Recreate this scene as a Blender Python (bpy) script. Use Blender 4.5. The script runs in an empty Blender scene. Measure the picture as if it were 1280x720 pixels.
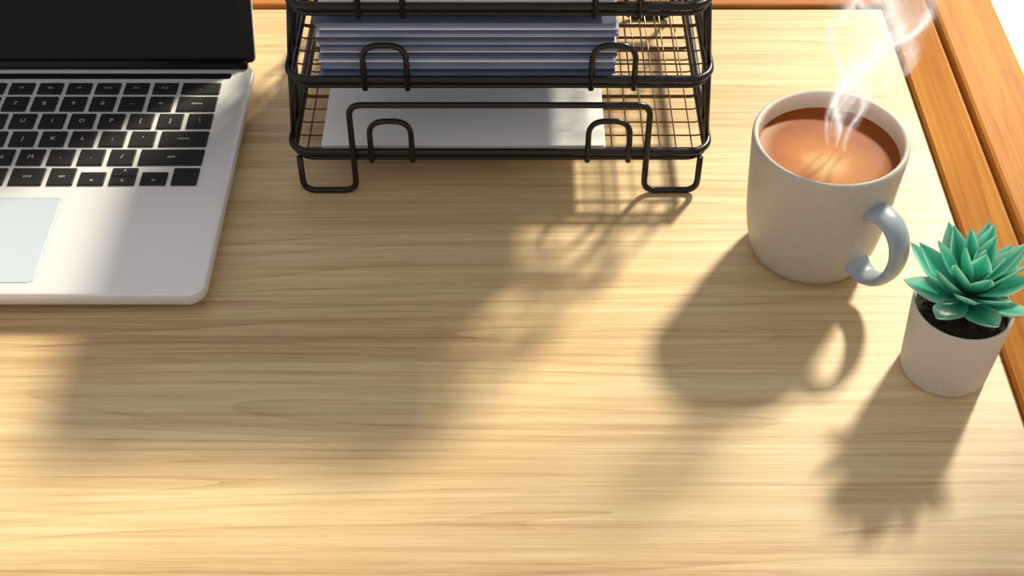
import bpy, bmesh, math, random
from mathutils import Vector, Matrix, Quaternion
random.seed(7)
S=bpy.context.scene
S.view_settings.view_transform='Standard'
COL=S.collection

# ---------------- materials ----------------
def mat(name,color,rough=.5,metal=0,spec=.5,coat=0,bump=0,bscale=100,var=0):
    m=bpy.data.materials.new(name);m.use_nodes=True
    nt=m.node_tree;b=nt.nodes['Principled BSDF']
    b.inputs['Base Color'].default_value=(*color,1)
    b.inputs['Roughness'].default_value=rough
    b.inputs['Metallic'].default_value=metal
    b.inputs['Specular IOR Level'].default_value=spec
    b.inputs['Coat Weight'].default_value=coat
    if bump or var:
        tc=nt.nodes.new('ShaderNodeTexCoord');n=nt.nodes.new('ShaderNodeTexNoise')
        n.inputs['Scale'].default_value=bscale;n.inputs['Detail'].default_value=4
        nt.links.new(tc.outputs['Object'],n.inputs['Vector'])
        if bump:
            bp=nt.nodes.new('ShaderNodeBump');bp.inputs['Strength'].default_value=bump
            bp.inputs['Distance'].default_value=.001
            nt.links.new(n.outputs['Fac'],bp.inputs['Height']);nt.links.new(bp.outputs['Normal'],b.inputs['Normal'])
        if var:
            r=nt.nodes.new('ShaderNodeValToRGB')
            r.color_ramp.elements[0].position=.3;r.color_ramp.elements[1].position=.7
            r.color_ramp.elements[0].color=(*[c*(1-var) for c in color],1)
            r.color_ramp.elements[1].color=(*[min(1,c*(1+var)) for c in color],1)
            nt.links.new(n.outputs['Fac'],r.inputs['Fac']);nt.links.new(r.outputs['Color'],b.inputs['Base Color'])
    return m

def wood(name,dark,mid,light,axis='x',rough=.42,s=1.0,loc=(0,0,0),spec=.5,figx=.7):
    m=bpy.data.materials.new(name);m.use_nodes=True
    nt=m.node_tree;b=nt.nodes['Principled BSDF'];L=nt.links.new;N=nt.nodes.new
    tc=N('ShaderNodeTexCoord')
    def mp(a,c):
        q=N('ShaderNodeMapping');q.inputs['Scale'].default_value=(a*s,c*s,c*s) if axis=='x' else (c*s,a*s,c*s)
        q.inputs['Location'].default_value=loc
        L(tc.outputs['Object'],q.inputs['Vector']);return q
    def noise(a,c,det=5,rgh=.55,dist=0):
        n=N('ShaderNodeTexNoise');n.inputs['Scale'].default_value=1
        n.inputs['Detail'].default_value=det;n.inputs['Roughness'].default_value=rgh
        n.inputs['Distortion'].default_value=dist
        L(mp(a,c).outputs['Vector'],n.inputs['Vector']);return n
    def math_(op,x,y,z=None):
        q=N('ShaderNodeMath');q.operation=op
        for i,v in enumerate((x,y,z)):
            if v is None:continue
            if isinstance(v,(int,float)):q.inputs[i].default_value=v
            else:L(v,q.inputs[i])
        return q.outputs[0]
    n1=noise(figx,9,2,.4,.15).outputs['Fac']      # growth figure
    nb=noise(1.0,16,3,.5,.2).outputs['Fac']     # broad tone
    n2=noise(3.0,220,5,.62,.15).outputs['Fac']    # streaks
    n4=noise(5,70,4,.6,.2).outputs['Fac']
    n3=noise(20,950,3,.6).outputs['Fac']        # pores
    ring=math_('FRACT',math_('MULTIPLY',n1,30.0),0)
    ring=math_('POWER',ring,5.0)
    ring=math_('MULTIPLY',ring,math_('MULTIPLY_ADD',n4,2.6,-.75))
    v=math_('MULTIPLY_ADD',n2,.48,-.01)
    v=math_('MULTIPLY_ADD',nb,.42,v)
    v=math_('MULTIPLY_ADD',n4,.28,v)
    v=math_('MULTIPLY_ADD',n3,.28,v)
    v=math_('MULTIPLY_ADD',ring,-.16,v)
    r=N('ShaderNodeValToRGB');e=r.color_ramp.elements
    e[0].position=.49;e[0].color=(*dark,1)
    e[1].position=.87;e[1].color=(*light,1)
    k=e.new(.68);k.color=(*mid,1)
    L(v,r.inputs['Fac']);L(r.outputs['Color'],b.inputs['Base Color'])
    bp=N('ShaderNodeBump');bp.inputs['Strength'].default_value=.2;bp.inputs['Distance'].default_value=.0005
    L(v,bp.inputs['Height']);L(bp.outputs['Normal'],b.inputs['Normal'])
    b.inputs['Roughness'].default_value=rough
    b.inputs['Specular IOR Level'].default_value=spec
    return m

M_desk=wood('oak_desk',(.35,.20,.085),(.63,.45,.24),(.80,.64,.39),'x',.38)
M_org=wood('orange_wood',(.36,.115,.015),(.53,.21,.032),(.65,.30,.05),'y',.6,spec=.2)
M_org2=wood('orange_wood_back',(.28,.09,.02),(.42,.15,.035),(.55,.24,.06),'x',.6,spec=.2)
M_alu=mat('aluminium',(.84,.85,.88),.36,.3,bump=.05,bscale=900)
M_alu2=mat('trackpad_glass',(.60,.69,.80),.25,.2)
M_key=mat('key_black',(.012,.012,.014),.55,0,.35,bump=.05,bscale=2000)
M_blk=mat('screen_glass',(.004,.005,.005),.12,0,.25)
M_bez=mat('black_plastic',(.006,.006,.007),.4,0,.3)
M_glyph=mat('key_legend',(.50,.53,.55),.6)
M_wire=mat('black_wire',(.010,.009,.010),.32,.3,.6,bump=.05,bscale=800)
M_wirethin=mat('thin_wire',(.15,.09,.045),.25,.9,.6)
M_paper=mat('white_paper',(.95,.96,.98),.8,var=.01,bscale=30)
M_fold=[mat('folder_slate',(.15,.19,.34),.6,var=.15,bscale=40),mat('folder_blue',(.25,.31,.50),.6,var=.15,bscale=40),mat('folder_dark',(.05,.065,.13),.6)]
M_mug=mat('stoneware',(.54,.50,.45),.45,0,.5,coat=.1,bump=.04,bscale=200,var=.03)
M_hand=mat('handle_glaze',(.36,.44,.52),.3,0,.5,coat=.4,bump=.04,bscale=200,var=.03)
M_mugin=mat('mug_glaze_inside',(.80,.72,.62),.3,0,.5,coat=.3)
M_pot=mat('pot_ceramic',(.66,.61,.57),.55,bump=.08,bscale=500,var=.04)
M_soil=mat('soil',(.03,.018,.01),.95,bump=.8,bscale=300,var=.5)
M_white=mat('outside_white',(.95,.92,.85),.6)
M_floor=wood('floor_wood',(.14,.08,.04),(.25,.15,.08),(.35,.22,.12),'x')
M_bark=mat('bark',(.12,.08,.05),.9,bump=.5,bscale=60)
M_tree=mat('dapple_foliage',(.10,.22,.06),.6,var=.3,bscale=20)
M_terra=mat('terracotta',(.45,.18,.09),.8,bump=.2,bscale=60)

def coffee():
    m=bpy.data.materials.new('milky_coffee');m.use_nodes=True
    nt=m.node_tree;b=nt.nodes['Principled BSDF'];L=nt.links.new;N=nt.nodes.new
    tc=N('ShaderNodeTexCoord')
    n=N('ShaderNodeTexNoise');n.inputs['Scale'].default_value=40;n.inputs['Detail'].default_value=3;n.inputs['Distortion'].default_value=1
    L(tc.outputs['Object'],n.inputs['Vector'])
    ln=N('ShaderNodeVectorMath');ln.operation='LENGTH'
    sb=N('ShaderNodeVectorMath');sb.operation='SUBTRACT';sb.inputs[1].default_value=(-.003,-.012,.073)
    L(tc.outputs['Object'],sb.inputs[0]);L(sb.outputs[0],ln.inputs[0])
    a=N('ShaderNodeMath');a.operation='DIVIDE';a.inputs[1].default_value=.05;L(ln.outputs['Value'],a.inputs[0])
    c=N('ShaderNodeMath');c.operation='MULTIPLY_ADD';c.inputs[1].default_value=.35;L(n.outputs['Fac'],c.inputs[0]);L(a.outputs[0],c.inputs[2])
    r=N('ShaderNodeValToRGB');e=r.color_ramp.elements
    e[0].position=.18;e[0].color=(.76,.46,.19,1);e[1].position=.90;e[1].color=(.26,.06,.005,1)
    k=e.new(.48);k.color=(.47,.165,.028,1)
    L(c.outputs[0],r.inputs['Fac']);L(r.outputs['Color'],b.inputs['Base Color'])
    b.inputs['Roughness'].default_value=.45
    b.inputs['Specular IOR Level'].default_value=.2
    return m
M_cof=coffee()

def leafmat():
    m=bpy.data.materials.new('succulent_leaf');m.use_nodes=True
    nt=m.node_tree;b=nt.nodes['Principled BSDF'];L=nt.links.new;N=nt.nodes.new
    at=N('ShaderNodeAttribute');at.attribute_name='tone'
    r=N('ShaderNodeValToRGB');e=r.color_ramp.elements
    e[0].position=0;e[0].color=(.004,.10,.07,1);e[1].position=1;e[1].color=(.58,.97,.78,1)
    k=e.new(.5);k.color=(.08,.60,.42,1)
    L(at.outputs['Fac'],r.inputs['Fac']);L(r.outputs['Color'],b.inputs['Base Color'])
    b.inputs['Roughness'].default_value=.25
    b.inputs['Coat Weight'].default_value=.3
    b.inputs['Subsurface Weight'].default_value=.2
    b.inputs['Subsurface Radius'].default_value=(.002,.004,.003)
    b.inputs['Subsurface Scale'].default_value=.5
    return m
M_leaf=leafmat()

def steammat():
    m=bpy.data.materials.new('steam_vapour');m.use_nodes=True
    nt=m.node_tree;b=nt.nodes['Principled BSDF'];L=nt.links.new;N=nt.nodes.new
    at=N('ShaderNodeAttribute');at.attribute_name='dens'
    tc=N('ShaderNodeTexCoord');n=N('ShaderNodeTexNoise');n.inputs['Scale'].default_value=75;n.inputs['Detail'].default_value=3;n.inputs['Distortion'].default_value=1.5
    L(tc.outputs['Object'],n.inputs['Vector'])
    mr=N('ShaderNodeMapRange');mr.inputs['From Min'].default_value=.32;mr.inputs['From Max'].default_value=.62;mr.inputs['To Min'].default_value=.38;mr.inputs['To Max'].default_value=1
    L(n.outputs['Fac'],mr.inputs['Value'])
    mu=N('ShaderNodeMath');mu.operation='MULTIPLY';mu.use_clamp=True;L(at.outputs['Fac'],mu.inputs[0]);L(mr.outputs['Result'],mu.inputs[1])
    b.inputs['Base Color'].default_value=(.95,.95,.95,1);b.inputs['Roughness'].default_value=1
    b.inputs['Specular IOR Level'].default_value=0
    b.inputs['Emission Color'].default_value=(1,.98,.95,1);b.inputs['Emission Strength'].default_value=.5  # small glow put into the vapour in place of sunlight through it
    L(mu.outputs[0],b.inputs['Alpha'])
    return m
M_steam=steammat()

# ---------------- mesh helpers ----------------
def empty(name,loc=(0,0,0)):
    o=bpy.data.objects.new(name,None);o.empty_display_size=.05;o.location=loc;COL.objects.link(o);return o
def finish(bm,name,mats,parent=None,smooth=False,loc=(0,0,0),ang=None,rec=True):
    if rec:bmesh.ops.recalc_face_normals(bm,faces=bm.faces)
    me=bpy.data.meshes.new(name);bm.to_mesh(me);bm.free()
    for m in (mats if isinstance(mats,list) else [mats]): me.materials.append(m)
    if smooth:
        for p in me.polygons:p.use_smooth=True
        if ang:
            try: me.set_sharp_from_angle(angle=math.radians(ang))
            except Exception: pass
    o=bpy.data.objects.new(name,me);COL.objects.link(o)
    o.location=loc
    if parent:o.parent=parent
    return o
def box(bm,x0,x1,y0,y1,z0,z1,bev=0,seg=2,mi=0):
    r=bmesh.ops.create_cube(bm,size=1);vs=r['verts']
    for v in vs: v.co=Vector(((x0+x1)/2+v.co.x*(x1-x0),(y0+y1)/2+v.co.y*(y1-y0),(z0+z1)/2+v.co.z*(z1-z0)))
    fs=set(f for v in vs for f in v.link_faces)
    for f in fs:f.material_index=mi
    if bev:
        es=list(set(e for v in vs for e in v.link_edges))
        bmesh.ops.bevel(bm,geom=es,offset=bev,segments=seg,affect='EDGES',profile=.5)
def rr(cx,cy,w,h,r,n=8):
    pts=[]
    for (sx,sy,a0) in ((1,1,0),(-1,1,90),(-1,-1,180),(1,-1,270)):
        for i in range(n+1):
            a=math.radians(a0+90*i/n)
            pts.append((cx+sx*(w/2-r)+r*math.cos(a),cy+sy*(h/2-r)+r*math.sin(a)))
    return pts
def rprism(bm,cx,cy,w,h,r,prof,n=8,M=None,mi=0):
    rings=[]
    for ins,z in prof:
        ring=[]
        for x,y in rr(cx,cy,w-2*ins,h-2*ins,max(r-ins,.0003),n):
            p=Vector((x,y,z))
            if M:p=M@p
            ring.append(bm.verts.new(p))
        rings.append(ring)
    k=len(rings[0])
    for a,b in zip(rings,rings[1:]):
        for i in range(k):
            f=bm.faces.new((a[i],a[(i+1)%k],b[(i+1)%k],b[i]));f.material_index=mi
    f=bm.faces.new(rings[0][::-1]);f.material_index=mi
    f=bm.faces.new(rings[-1]);f.material_index=mi
def tube(bm,pts,r,closed=False,seg=8,r2=None,mi=0):
    P=[Vector(p) for p in pts];n=len(P)
    T=[]
    for i in range(n):
        if closed:t=P[(i+1)%n]-P[i-1]
        else:t=P[min(i+1,n-1)]-P[max(i-1,0)]
        T.append(t.normalized())
    u=T[0].orthogonal().normalized();rings=[]
    if abs(T[0].z)<.9: u=(Vector((0,0,1))-T[0]*T[0].z).normalized()
    for i in range(n):
        u=(u-T[i]*u.dot(T[i])).normalized();v=T[i].cross(u)
        ri=r[i] if isinstance(r,list) else r
        rb=ri if r2 is None else (r2[i] if isinstance(r2,list) else r2)
        rings.append([bm.verts.new(P[i]+u*math.cos(2*math.pi*k/seg)*ri+v*math.sin(2*math.pi*k/seg)*rb) for k in range(seg)])
    m=n if closed else n-1
    for i in range(m):
        a=rings[i];b=rings[(i+1)%n]
        for k in range(seg):
            f=bm.faces.new((a[k],a[(k+1)%seg],b[(k+1)%seg],b[k]));f.material_index=mi
    if not closed:
        bm.faces.new(rings[0][::-1]).material_index=mi;bm.faces.new(rings[-1]).material_index=mi
def fillet(pts,r,n=6):
    P=[Vector(p) for p in pts];out=[P[0]]
    for i in range(1,len(P)-1):
        a=(P[i-1]-P[i]);b=(P[i+1]-P[i]);rr_=min(r,a.length*.49,b.length*.49)
        p0=P[i]+a.normalized()*rr_;p1=P[i]+b.normalized()*rr_
        for k in range(n+1):
            t=k/n;out.append((1-t)**2*p0+2*t*(1-t)*P[i]+t*t*p1)
    out.append(P[-1]);return out
def lathe(bm,prof,seg=64,mi=0,cx=0,cy=0,mis=None):
    rings=[]
    for r,z in prof:
        if r<1e-6:rings.append([bm.verts.new((cx,cy,z))])
        else:rings.append([bm.verts.new((cx+r*math.cos(2*math.pi*k/seg),cy+r*math.sin(2*math.pi*k/seg),z)) for k in range(seg)])
    for j,(a,b) in enumerate(zip(rings,rings[1:])):
        for k in range(seg):
            k2=(k+1)%seg
            if len(a)==1:f=bm.faces.new((a[0],b[k],b[k2]))
            elif len(b)==1:f=bm.faces.new((a[k],a[k2],b[0]))
            else:f=bm.faces.new((a[k],a[k2],b[k2],b[k]))
            f.material_index=mis[j] if mis else mi

# ---------------- desk / room ----------------
desk=empty('desk')
bm=bmesh.new();box(bm,-1.0,.272,.12,.85,-.03,0,.002);finish(bm,'desktop',M_desk,desk)
bm=bmesh.new()
for x in(-.95,.2):
    for y in(.17,.78): box(bm,x,x+.05,y,y+.05,-.74,-.03,.003)
finish(bm,'legs',M_desk,desk)
bm=bmesh.new();box(bm,-.93,.23,.19,.21,-.11,-.03,.002);box(bm,-.93,.23,.79,.81,-.11,-.03,.002);finish(bm,'apron',M_desk,desk)
bm=bmesh.new();box(bm,-2.5,2.5,-1.5,3.0,-.79,-.74);finish(bm,'floor',M_floor)

def extr(name,prof,y0,y1,m):
    bm=bmesh.new()
    a=[bm.verts.new((x,y0,z)) for x,z in prof];b=[bm.verts.new((x,y1,z)) for x,z in prof];n=len(prof)
    for i in range(n):bm.faces.new((a[i],a[(i+1)%n],b[(i+1)%n],b[i]))
    bm.faces.new(a[::-1]);bm.faces.new(b)
    return finish(bm,name,m)
extr('trim_1',[(.2722,-.05),(.2722,.0022),(.2732,.0036),(.2975,.0105),(.2990,.0106),(.2998,.0070),(.3012,.0070),(.3022,.0140),(.3040,.0150),(.341,.0150),(.345,.012),(.345,-.05)],-.2,1.0,M_org)
bm=bmesh.new();box(bm,-1.0,.272,.8502,.90,-.04,.003,.002);finish(bm,'trim_2',M_org2)
bm=bmesh.new();box(bm,.3452,.62,-.2,1.0,-.05,.012,.003);finish(bm,'bright_outside',M_white)  # added white slab standing in for the bright outside beyond the trim

# ---------------- laptop ----------------
lap=empty('laptop')
LX=-.3255;W=.304;Y0=.5385;Y1=.7585;LY=(Y0+Y1)/2
bm=bmesh.new()
rprism(bm,LX,LY,W,Y1-Y0,.011,[(.012,.0015),(.004,.004),(.001,.0075),(0,.0100),(0,.0150),(.0004,.0157),(.0012,.0160)],10)
finish(bm,'base',M_alu,lap,True,ang=40)
bm=bmesh.new()
for x in(LX-.12,LX+.12):
    for y in(Y0+.025,Y1-.025):lathe(bm,[(0,0),(.006,0),(.006,.0017),(0,.0017)],20,cx=x,cy=y)
finish(bm,'rubber_feet',M_bez,lap)
KX0=-.467;U=.019;KT=.7375
bm=bmesh.new();rprism(bm,LX,.7445,.275,.006,.002,[(0,.0158),(0,.01615)],4);finish(bm,'speaker_strip',M_bez,lap)
rows=[(.0150,[1]*13+[1.5],'esc F1 F2 F3 F4 F5 F6 F7 F8 F9 F10 F11 F12 .'.split()),
 (.0182,[1]*13+[1.5],'` 1 2 3 4 5 6 7 8 9 0 - = delete'.split()),
 (.0182,[1.5]+[1]*13,'tab Q W E R T Y U I O P [ ] \\'.split()),
 (.0182,[1.75]+[1]*11+[1.75],"caps A S D F G H J K L ; ' return".split()),
 (.0182,[2.25]+[1]*10+[2.25],'shift Z X C V B N M , . / shift'.split()),
 (.0190,[1,1,1,1.25,4,1.25,1],'fn ctrl opt cmd _ cmd opt'.split())]
bk=bmesh.new();bt=bmesh.new()
def legend(txt,x,y,z,size):
    if txt in('_',): return
    c=bpy.data.curves.new('t','FONT');c.body=txt;c.size=size;c.align_x='CENTER';c.align_y='CENTER';c.resolution_u=2
    o=bpy.data.objects.new('t',c);COL.objects.link(o)
    bpy.context.view_layer.update()
    me=o.to_mesh();
    vs=[bt.verts.new((v.co.x+x,v.co.y+y,z)) for v in me.vertices]
    for p in me.polygons:
        try:bt.faces.new([vs[i] for i in p.vertices])
        except ValueError:pass
    o.to_mesh_clear();bpy.data.objects.remove(o);bpy.data.curves.remove(c)
g=.0015;y=KT
for ri,(h,ws,lg) in enumerate(rows):
    x=KX0
    for w,t in zip(ws,lg):
        box(bk,x+g,x+w*U-g,y-h+g,y-g,.0158,.0172,.0006,2)
        legend(t,x+w*U/2,y-h/2,.01725,.0050 if len(t)==1 else .0030)
        x+=w*U
    if ri==5:
        hy=y-h/2
        for k in range(3):
            box(bk,x+k*U+g,x+(k+1)*U-g,y-h+g,hy+(.004 if k!=1 else -.0003),.0158,.0172,.0005,2)
            legend('<v>'[k],x+k*U+U/2,(y-h+g+hy)/2,.01725,.0045)
        box(bk,x+U+g,x+2*U-g,hy+.0003,y-g,.0158,.0172,.0005,2)
        legend('^',x+1.5*U,(hy+y)/2,.01725,.0045)
        box(bk,x+3*U+g,x+4*U-g,y-h+g,y-g,.0158,.0172,.0006,2)
    y-=h
finish(bk,'keys',M_key,lap);finish(bt,'key_legends',M_glyph,lap)
bm=bmesh.new();rprism(bm,LX,.5845,.1062,.0725,.004,[(0,.0158),(0,.01605),(.0003,.0162)],6);finish(bm,'trackpad',M_alu2,lap)
bm=bmesh.new();rprism(bm,LX,.5845,.1070,.0733,.0044,[(0,.0158),(0,.01603)],6);finish(bm,'trackpad_gap',mat('gap_grey',(.25,.25,.27),.5),lap)
bm=bmesh.new();rprism(bm,LX,Y0+.0015,.05,.004,.0012,[(0,.0150),(0,.01603)],4);finish(bm,'lid_notch',mat('notch_grey',(.25,.25,.27),.5),lap)
bm=bmesh.new();tube(bm,[(LX-.147,Y1-.003,.0172),(LX+.147,Y1-.003,.0172)],.0036,seg=16);finish(bm,'hinge',M_bez,lap,True)
tilt=math.radians(22)
Mh=Matrix.Translation((LX,Y1+.0005,.0165))@Matrix.Rotation(math.radians(90)-tilt,4,'X')
LH=.208
bm=bmesh.new();rprism(bm,0,LH/2,W,LH,.004,[(.002,-.005),(.0004,-.0042),(0,-.003),(0,-.0004),(.0004,0)],10,Mh);finish(bm,'lid_shell',M_alu,lap,True,ang=40)
bm=bmesh.new();rprism(bm,0,LH/2,W-.0012,LH-.001,.0035,[(0,-.0001),(0,.0006),(.0003,.0008)],10,Mh);finish(bm,'lid_bezel',M_bez,lap)
bm=bmesh.new();rprism(bm,0,LH/2+.004,W-.02,LH-.026,.002,[(0,.0007),(0,.001)],4,Mh);finish(bm,'display',M_blk,lap)

# ---------------- letter tray ----------------
tray=empty('letter_tray')
CX=-.0074;TY=.6480;TD=.185
tiers=[(.0245,.1285),(.0790,.1245),(.1290,.1195),(.1790,.1150)]  # last tier is out of view, added to lengthen the shadow
bw=bmesh.new();bn=bmesh.new()
RH=.0055
def ringpts(hw,z,ins=0,r=.013):
    return [(x,y_,z) for x,y_ in rr(CX,TY+TD/2,2*(hw-ins),TD-2*ins,r,8)]
for ti,(z,hw) in enumerate(tiers):
    tube(bw,ringpts(hw,z+RH),.0023,True,10)
    tube(bw,ringpts(hw,z,.0015),.0017,True,8)
    nx=25
    for i in range(nx):
        x=CX-hw+.009+(2*hw-.018)*i/(nx-1)
        yA=TY+.001;yB=TY+TD-.001
        tube(bn,fillet([(x,yA,z+RH),(x,yA+.0015,z-.001),(x,yB-.0015,z-.001),(x,yB,z+RH)],.003,2),.00055,False,5)
    ny=13
    for i in range(ny):
        yy=TY+.012+(TD-.024)*i/(ny-1)
        tube(bn,fillet([(CX-hw,yy,z+RH),(CX-hw+.002,yy,z-.002),(CX+hw-.002,yy,z-.002),(CX+hw,yy,z+RH)],.003,2),.00055 if i%4 else .0012,False,5)
    for cx_ in(-.0736,.0588):
        for yy in(TY-.0012,TY+TD+.0012):
            tube(bw,fillet([(cx_-.0125,yy,z-.001),(cx_-.0125,yy,z+.030),(cx_+.0125,yy,z+.030),(cx_+.0125,yy,z-.001)],.0105,8),.0018,False,8)
    if ti<3:
        z2,hw2=tiers[ti+1]
        for s in(-1,1):
            for yy in(TY+.014,TY+.034,TY+TD-.034,TY+TD-.014):
                tube(bw,[(CX+s*(hw-.0005),yy,z+.003),(CX+s*(hw2-.0005),yy,z2+.003)],.0017,False,8)
for yy in(TY-.0032,TY+TD+.0032):
    z=tiers[0][0]
    pts=[(CX-.1225,yy,z+.004),(CX-.1225,yy,.0020),(CX-.0895,yy,.0020),(CX-.0895,yy,.068),(CX+.0895,yy,.068),(CX+.0895,yy,.0020),(CX+.1225,yy,.0020),(CX+.1225,yy,z+.004)]
    tube(bw,fillet(pts,.008,6),.0020,False,8)
finish(bw,'wire_frame',M_wire,tray,True);finish(bn,'wire_mesh',M_wirethin,tray,True)
def sheets(name,zb,n,th,x0,x1,mats,y0=TY+.005,dep=.172,jx=.001,jy=.002):
    bm=bmesh.new();z=zb
    for i in range(n):
        dx=random.uniform(-jx,jx);dy=random.uniform(0,jy);t=th*random.uniform(.75,1.25)
        mi=i%len(mats)
        if mats[mi]==M_paper and len(mats)>1:t*=.4
        box(bm,x0+dx,x1+dx,y0+dy,y0+dy+dep,z,z+t*.95,mi=mi);z+=t
    finish(bm,name,mats,tray);return z
sheets('papers_bottom',.0247,9,.0007,-.1165,.0575,[M_paper])
sheets('folders',.0792,25,.0019,-.1115,.060,[M_fold[0],M_paper,M_fold[1],M_fold[0],M_fold[2],M_paper,M_fold[1]],jx=.0016,jy=.003)
sheets('papers_top',.1292,16,.0022,-.1085,.058,[M_paper])
sheets('shade_stack_top',.1792,9,.0040,-.1080,.093,[M_fold[0],M_paper,M_fold[1]],jx=.001)  # unseen stack, added to widen and lengthen the tray's shadow

# ---------------- mug ----------------
mug=empty('coffee_mug',(.1775,.594,0))
bm=bmesh.new()
prof=[(0,.0015),(.026,.0015),(.028,0),(.0305,.0002),(.0335,.0025),(.0362,.008),(.0384,.017),(.0402,.030),(.0416,.048),(.0426,.066),(.0435,.0815),(.0434,.0842),(.0424,.0855),(.0412,.0855),(.0402,.0842),(.0398,.080),(.0391,.066),(.0380,.048),(.0364,.030),(.0335,.015),(.025,.006),(0,.005)]
mis=[0]*13+[1]*(len(prof)-14)
lathe(bm,prof,72,mis=mis)
finish(bm,'body',[M_mug,M_mugin],mug,True)
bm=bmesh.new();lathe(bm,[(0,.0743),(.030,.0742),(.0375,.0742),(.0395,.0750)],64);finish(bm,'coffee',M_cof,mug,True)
bm=bmesh.new()
ha=math.radians(-58);d=Vector((math.cos(ha),math.sin(ha),0))
pp=[(.0395,.059),(.046,.0625),(.0555,.0615),(.0625,.0545),(.0650,.044),(.0632,.032),(.0575,.022),(.049,.0165),(.042,.0165),(.0365,.0195)]
P=[d*a+Vector((0,0,b)) for a,b in pp]
def cr(P,n=6):
    out=[]
    for i in range(len(P)-1):
        p0=P[max(i-1,0)];p1=P[i];p2=P[i+1];p3=P[min(i+2,len(P)-1)]
        for k in range(n):
            t=k/n
            out.append(.5*((2*p1)+(p2-p0)*t+(2*p0-5*p1+4*p2-p3)*t*t+(3*p1-p0-3*p2+p3)*t**3))
    out.append(P[-1]);return out
Q=cr(P);n=len(Q)
rad=[.0034+.0014*abs(2*i/(n-1)-1)**3 for i in range(n)];rw=[.0072+.002*abs(2*i/(n-1)-1)**3 for i in range(n)]
tube(bm,Q,rad,False,16,r2=rw);finish(bm,'handle',M_hand,mug,True)
# steam ribbons
bm=bmesh.new();dl=bm.verts.layers.float.new('dens')
def ribbon(pts,wid,a,phase):
    P=cr([Vector(p) for p in pts],12);n=len(P);nc=10;rows=[]
    for i,p in enumerate(P):
        t=i/(n-1);T=(P[min(i+1,n-1)]-P[max(i-1,0)]).normalized()
        an=.5*math.sin(t*5+phase)
        side=Vector((math.cos(an),math.sin(an)*.6,0));side=(side-T*side.dot(T)).normalized()
        w=wid*(.45+.55*abs(math.sin(t*7+phase)))*(.5+1.0*t)
        row=[]
        for k in range(nc+1):
            s=k/nc*2-1
            v=bm.verts.new(p+side*w*s+side.cross(T)*w*.5*math.cos(s*2))
            v[dl]=a*(1-s*s)**1.5*(.58+.42*math.sin(s*4+phase+t*7))*min(1,t*7+.15)*min(1,(1-t)*4)
            row.append(v)
        rows.append(row)
    for A,B in zip(rows,rows[1:]):
        for k in range(nc):bm.faces.new((A[k],A[k+1],B[k+1],B[k]))
z0=.0755
R_=[([(.004,.002,z0),(.004,.004,.09),(-.001,.006,.104),(.006,.008,.120),(.020,.008,.136),(.014,.010,.154),(.000,.012,.172),(.008,.012,.215)],.0058,1.0,.3),
([(.008,-.001,z0),(.009,.000,.09),(.016,.004,.104),(.012,.006,.120),(.018,.006,.138),(.034,.006,.152),(.038,.008,.170),(.026,.01,.215)],.0055,1.0,1.7),
([(.000,.003,z0),(-.002,.004,.096),(.004,.005,.114),(-.004,.006,.132),(-.010,.008,.150),(.000,.01,.170),(-.008,.01,.215)],.0050,.9,3.1),
([(.006,.004,.080),(.012,.004,.104),(.022,.005,.118),(.032,.006,.134),(.026,.008,.152),(.018,.01,.172),(.022,.01,.215)],.0130,.72,4.4),
([(.002,.004,.090),(-.002,.004,.112),(.008,.005,.132),(.014,.006,.152),(.004,.008,.172),(-.012,.01,.215)],.0160,.62,5.4),
([(.004,.004,.084),(.006,.004,.108),(.014,.005,.128),(.022,.006,.148),(.028,.008,.168),(.03,.01,.215)],.0200,.5,2.4),
([(.003,.006,.10),(.008,.008,.12),(.006,.009,.14),(.016,.010,.158),(.010,.012,.176),(.016,.01,.215)],.0190,.5,.9)]
for r_ in R_: ribbon(*r_)
finish(bm,'steam',M_steam,mug,True,rec=False)

# ---------------- succulent ----------------
pl=empty('potted_succulent',(.2370,.4985,0))
bm=bmesh.new()
lathe(bm,[(0,.001),(.020,.001),(.0215,0),(.0228,.0008),(.0236,.003),(.0262,.0465),(.0262,.0485),(.0254,.0493),(.0245,.0488),(.0241,.0465),(.0236,.038),(0,.038)],64)
finish(bm,'pot',M_pot,pl,True,ang=60)
bm=bmesh.new()
lathe(bm,[(0,.0450),(.006,.0450),(.012,.0447),(.018,.0442),(.0239,.0435)],40)
for v in bm.verts:
    if v.co.xy.length<.0235:v.co.z+=random.uniform(-.001,.0014)
finish(bm,'soil',M_soil,pl,False)
bm=bmesh.new()
for i in range(170):
    a=random.uniform(0,6.283);r=.0222*math.sqrt(random.random());s=random.uniform(.0005,.0013)
    bmesh.ops.create_icosphere(bm,subdivisions=1,radius=s,matrix=Matrix.Translation((r*math.cos(a),r*math.sin(a),.0453)))
finish(bm,'soil_grit',M_soil,pl)
bm=bmesh.new();tl=bm.verts.layers.float.new('tone')
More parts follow.
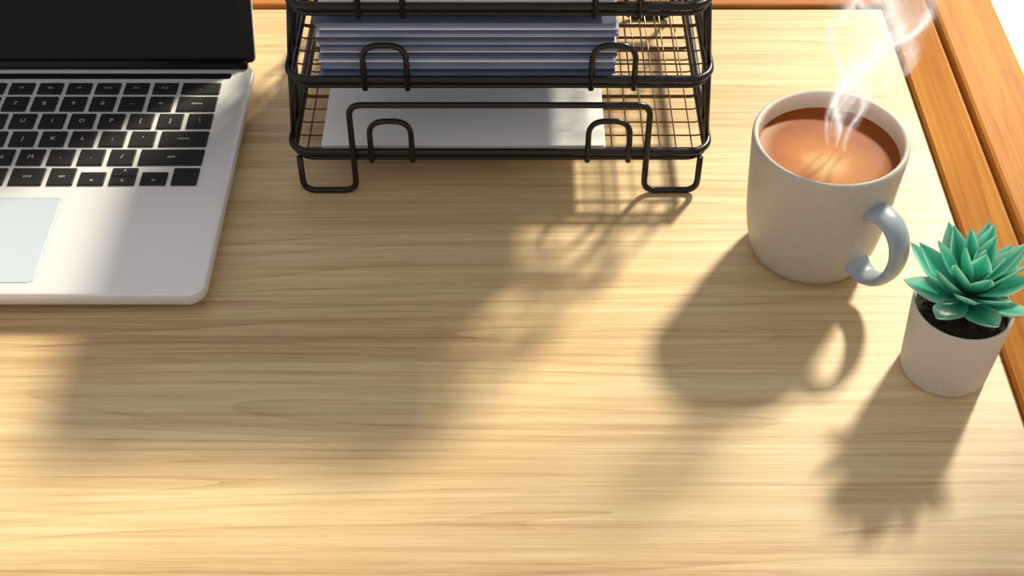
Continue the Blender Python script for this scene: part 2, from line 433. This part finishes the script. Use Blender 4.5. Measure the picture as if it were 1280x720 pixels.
def leaf(az,el,L,Wd,bend,zb,r0=.002):
    ns=12;rows=[];pos=Vector((r0,0,zb));R=Matrix.Rotation(az,3,'Z');roll=random.uniform(-.25,.25);tv=random.uniform(-.14,.16)
    for i in range(ns+1):
        s=i/ns;e=el+bend*(s-.3)
        T=Vector((math.cos(e),0,math.sin(e)));Nn=Vector((-math.sin(e),0,math.cos(e)))
        w=Wd*(.40+.60*math.sin(min(s/.55,1)*math.pi/2)) if s<.55 else Wd*(1-((s-.55)/.45)**1.45)
        w=max(w,.00012);th=Wd*.30*(1-s*.6)*(1 if s<.95 else .3)
        row=[]
        B=Vector((0,1,0))*math.cos(roll)+Nn*math.sin(roll);N2=Nn*math.cos(roll)-Vector((0,1,0))*math.sin(roll)
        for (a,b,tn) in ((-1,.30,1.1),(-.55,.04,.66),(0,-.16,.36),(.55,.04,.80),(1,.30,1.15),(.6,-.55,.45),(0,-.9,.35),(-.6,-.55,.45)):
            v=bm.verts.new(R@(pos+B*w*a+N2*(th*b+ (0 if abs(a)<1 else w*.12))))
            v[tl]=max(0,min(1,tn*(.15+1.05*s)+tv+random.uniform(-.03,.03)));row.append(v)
        rows.append(row);pos=pos+T*(L/ns)
    for A,Bq in zip(rows,rows[1:]):
        for k in range(8):bm.faces.new((A[k],A[(k+1)%8],Bq[(k+1)%8],Bq[k]))
    bm.faces.new(rows[0][::-1]);bm.faces.new(rows[-1])
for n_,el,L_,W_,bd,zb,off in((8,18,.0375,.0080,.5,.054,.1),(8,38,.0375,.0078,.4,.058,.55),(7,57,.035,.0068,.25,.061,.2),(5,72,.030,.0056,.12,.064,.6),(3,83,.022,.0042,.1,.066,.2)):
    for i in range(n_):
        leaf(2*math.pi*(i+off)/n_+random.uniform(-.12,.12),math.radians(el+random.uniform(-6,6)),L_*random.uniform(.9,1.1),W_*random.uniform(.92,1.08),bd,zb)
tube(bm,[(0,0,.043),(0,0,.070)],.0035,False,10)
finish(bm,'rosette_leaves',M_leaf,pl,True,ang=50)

# ---------------- unseen tree, added to dapple the sun on the near part of the desk ----------------
el=math.radians(38);h=Vector((-.55,-.835,0)).normalized()
dirv=Vector((h.x*math.cos(el),h.y*math.cos(el),-math.sin(el)))
tr=empty('dapple_tree')
bf=bmesh.new();bb=bmesh.new()
TX,TYY=.93,1.42
tube(bb,cr([Vector((TX,TYY,-.52)),Vector((TX+.02,TYY,-.1)),Vector((TX-.03,TYY,.35)),Vector((TX-.02,TYY,.75)),Vector((TX-.04,TYY,1.05))],6),[.02-.00055*i for i in range(25)],False,10)
def blob(tx,ty,t,rad,n):
    c=Vector((tx,ty,0))-dirv*t
    tube(bb,cr([Vector((TX-.02,TYY,c.z-.25)),(Vector((TX,TYY,c.z))+c)/2-Vector((0,0,.1)),c],5),.006,False,6)
    for i in range(n):
        v=Vector((random.gauss(0,1),random.gauss(0,1),random.gauss(0,1))).normalized()*rad*random.random()**.4
        p=c+v;q=Quaternion((random.gauss(0,1),random.gauss(0,1),random.gauss(0,1),random.gauss(0,1))).normalized()
        L=random.uniform(.03,.045);Wd=L*.3
        vs=[bf.verts.new(p+q@Vector(k)) for k in((0,0,0),(L*.4,Wd,.003),(L,0,0),(L*.4,-Wd,.003))]
        bf.faces.new((vs[0],vs[1],vs[2]));bf.faces.new((vs[0],vs[2],vs[3]))
blob(.28,.40,1.3,.10,120)
blob(.19,.31,1.3,.07,60)
blob(.02,.37,1.4,.06,35)
blob(-.12,.33,1.45,.05,14)
finish(bf,'dapple_leaves',M_tree,tr);finish(bb,'dapple_trunk',M_bark,tr,True)
bm=bmesh.new();lathe(bm,[(0,-.74),(.12,-.74),(.16,-.46),(.165,-.46),(.165,-.44),(.15,-.44),(.145,-.5),(0,-.5)],40,cx=TX,cy=TYY);finish(bm,'dapple_tree_pot',M_terra,tr,True,ang=40)

# ---------------- light ----------------
w=bpy.data.worlds.new('World');S.world=w;w.use_nodes=True
bg=w.node_tree.nodes['Background'];bg.inputs['Color'].default_value=(.96,.91,.87,1);bg.inputs['Strength'].default_value=.52
sl=bpy.data.lights.new('sun','SUN');sl.energy=6.1;sl.color=(1,.89,.67);sl.angle=math.radians(6.5)
so=bpy.data.objects.new('sun',sl);COL.objects.link(so);so.location=(1,1.6,1.5)
so.rotation_euler=dirv.to_track_quat('-Z','Y').to_euler()

cam=bpy.data.cameras.new('camera');cam.lens=1700/1280*36;cam.sensor_width=36;cam.clip_start=.01
co=bpy.data.objects.new('camera',cam);COL.objects.link(co);co.location=(0,0,.56);co.rotation_euler=(math.radians(45),0,0)
S.camera=co
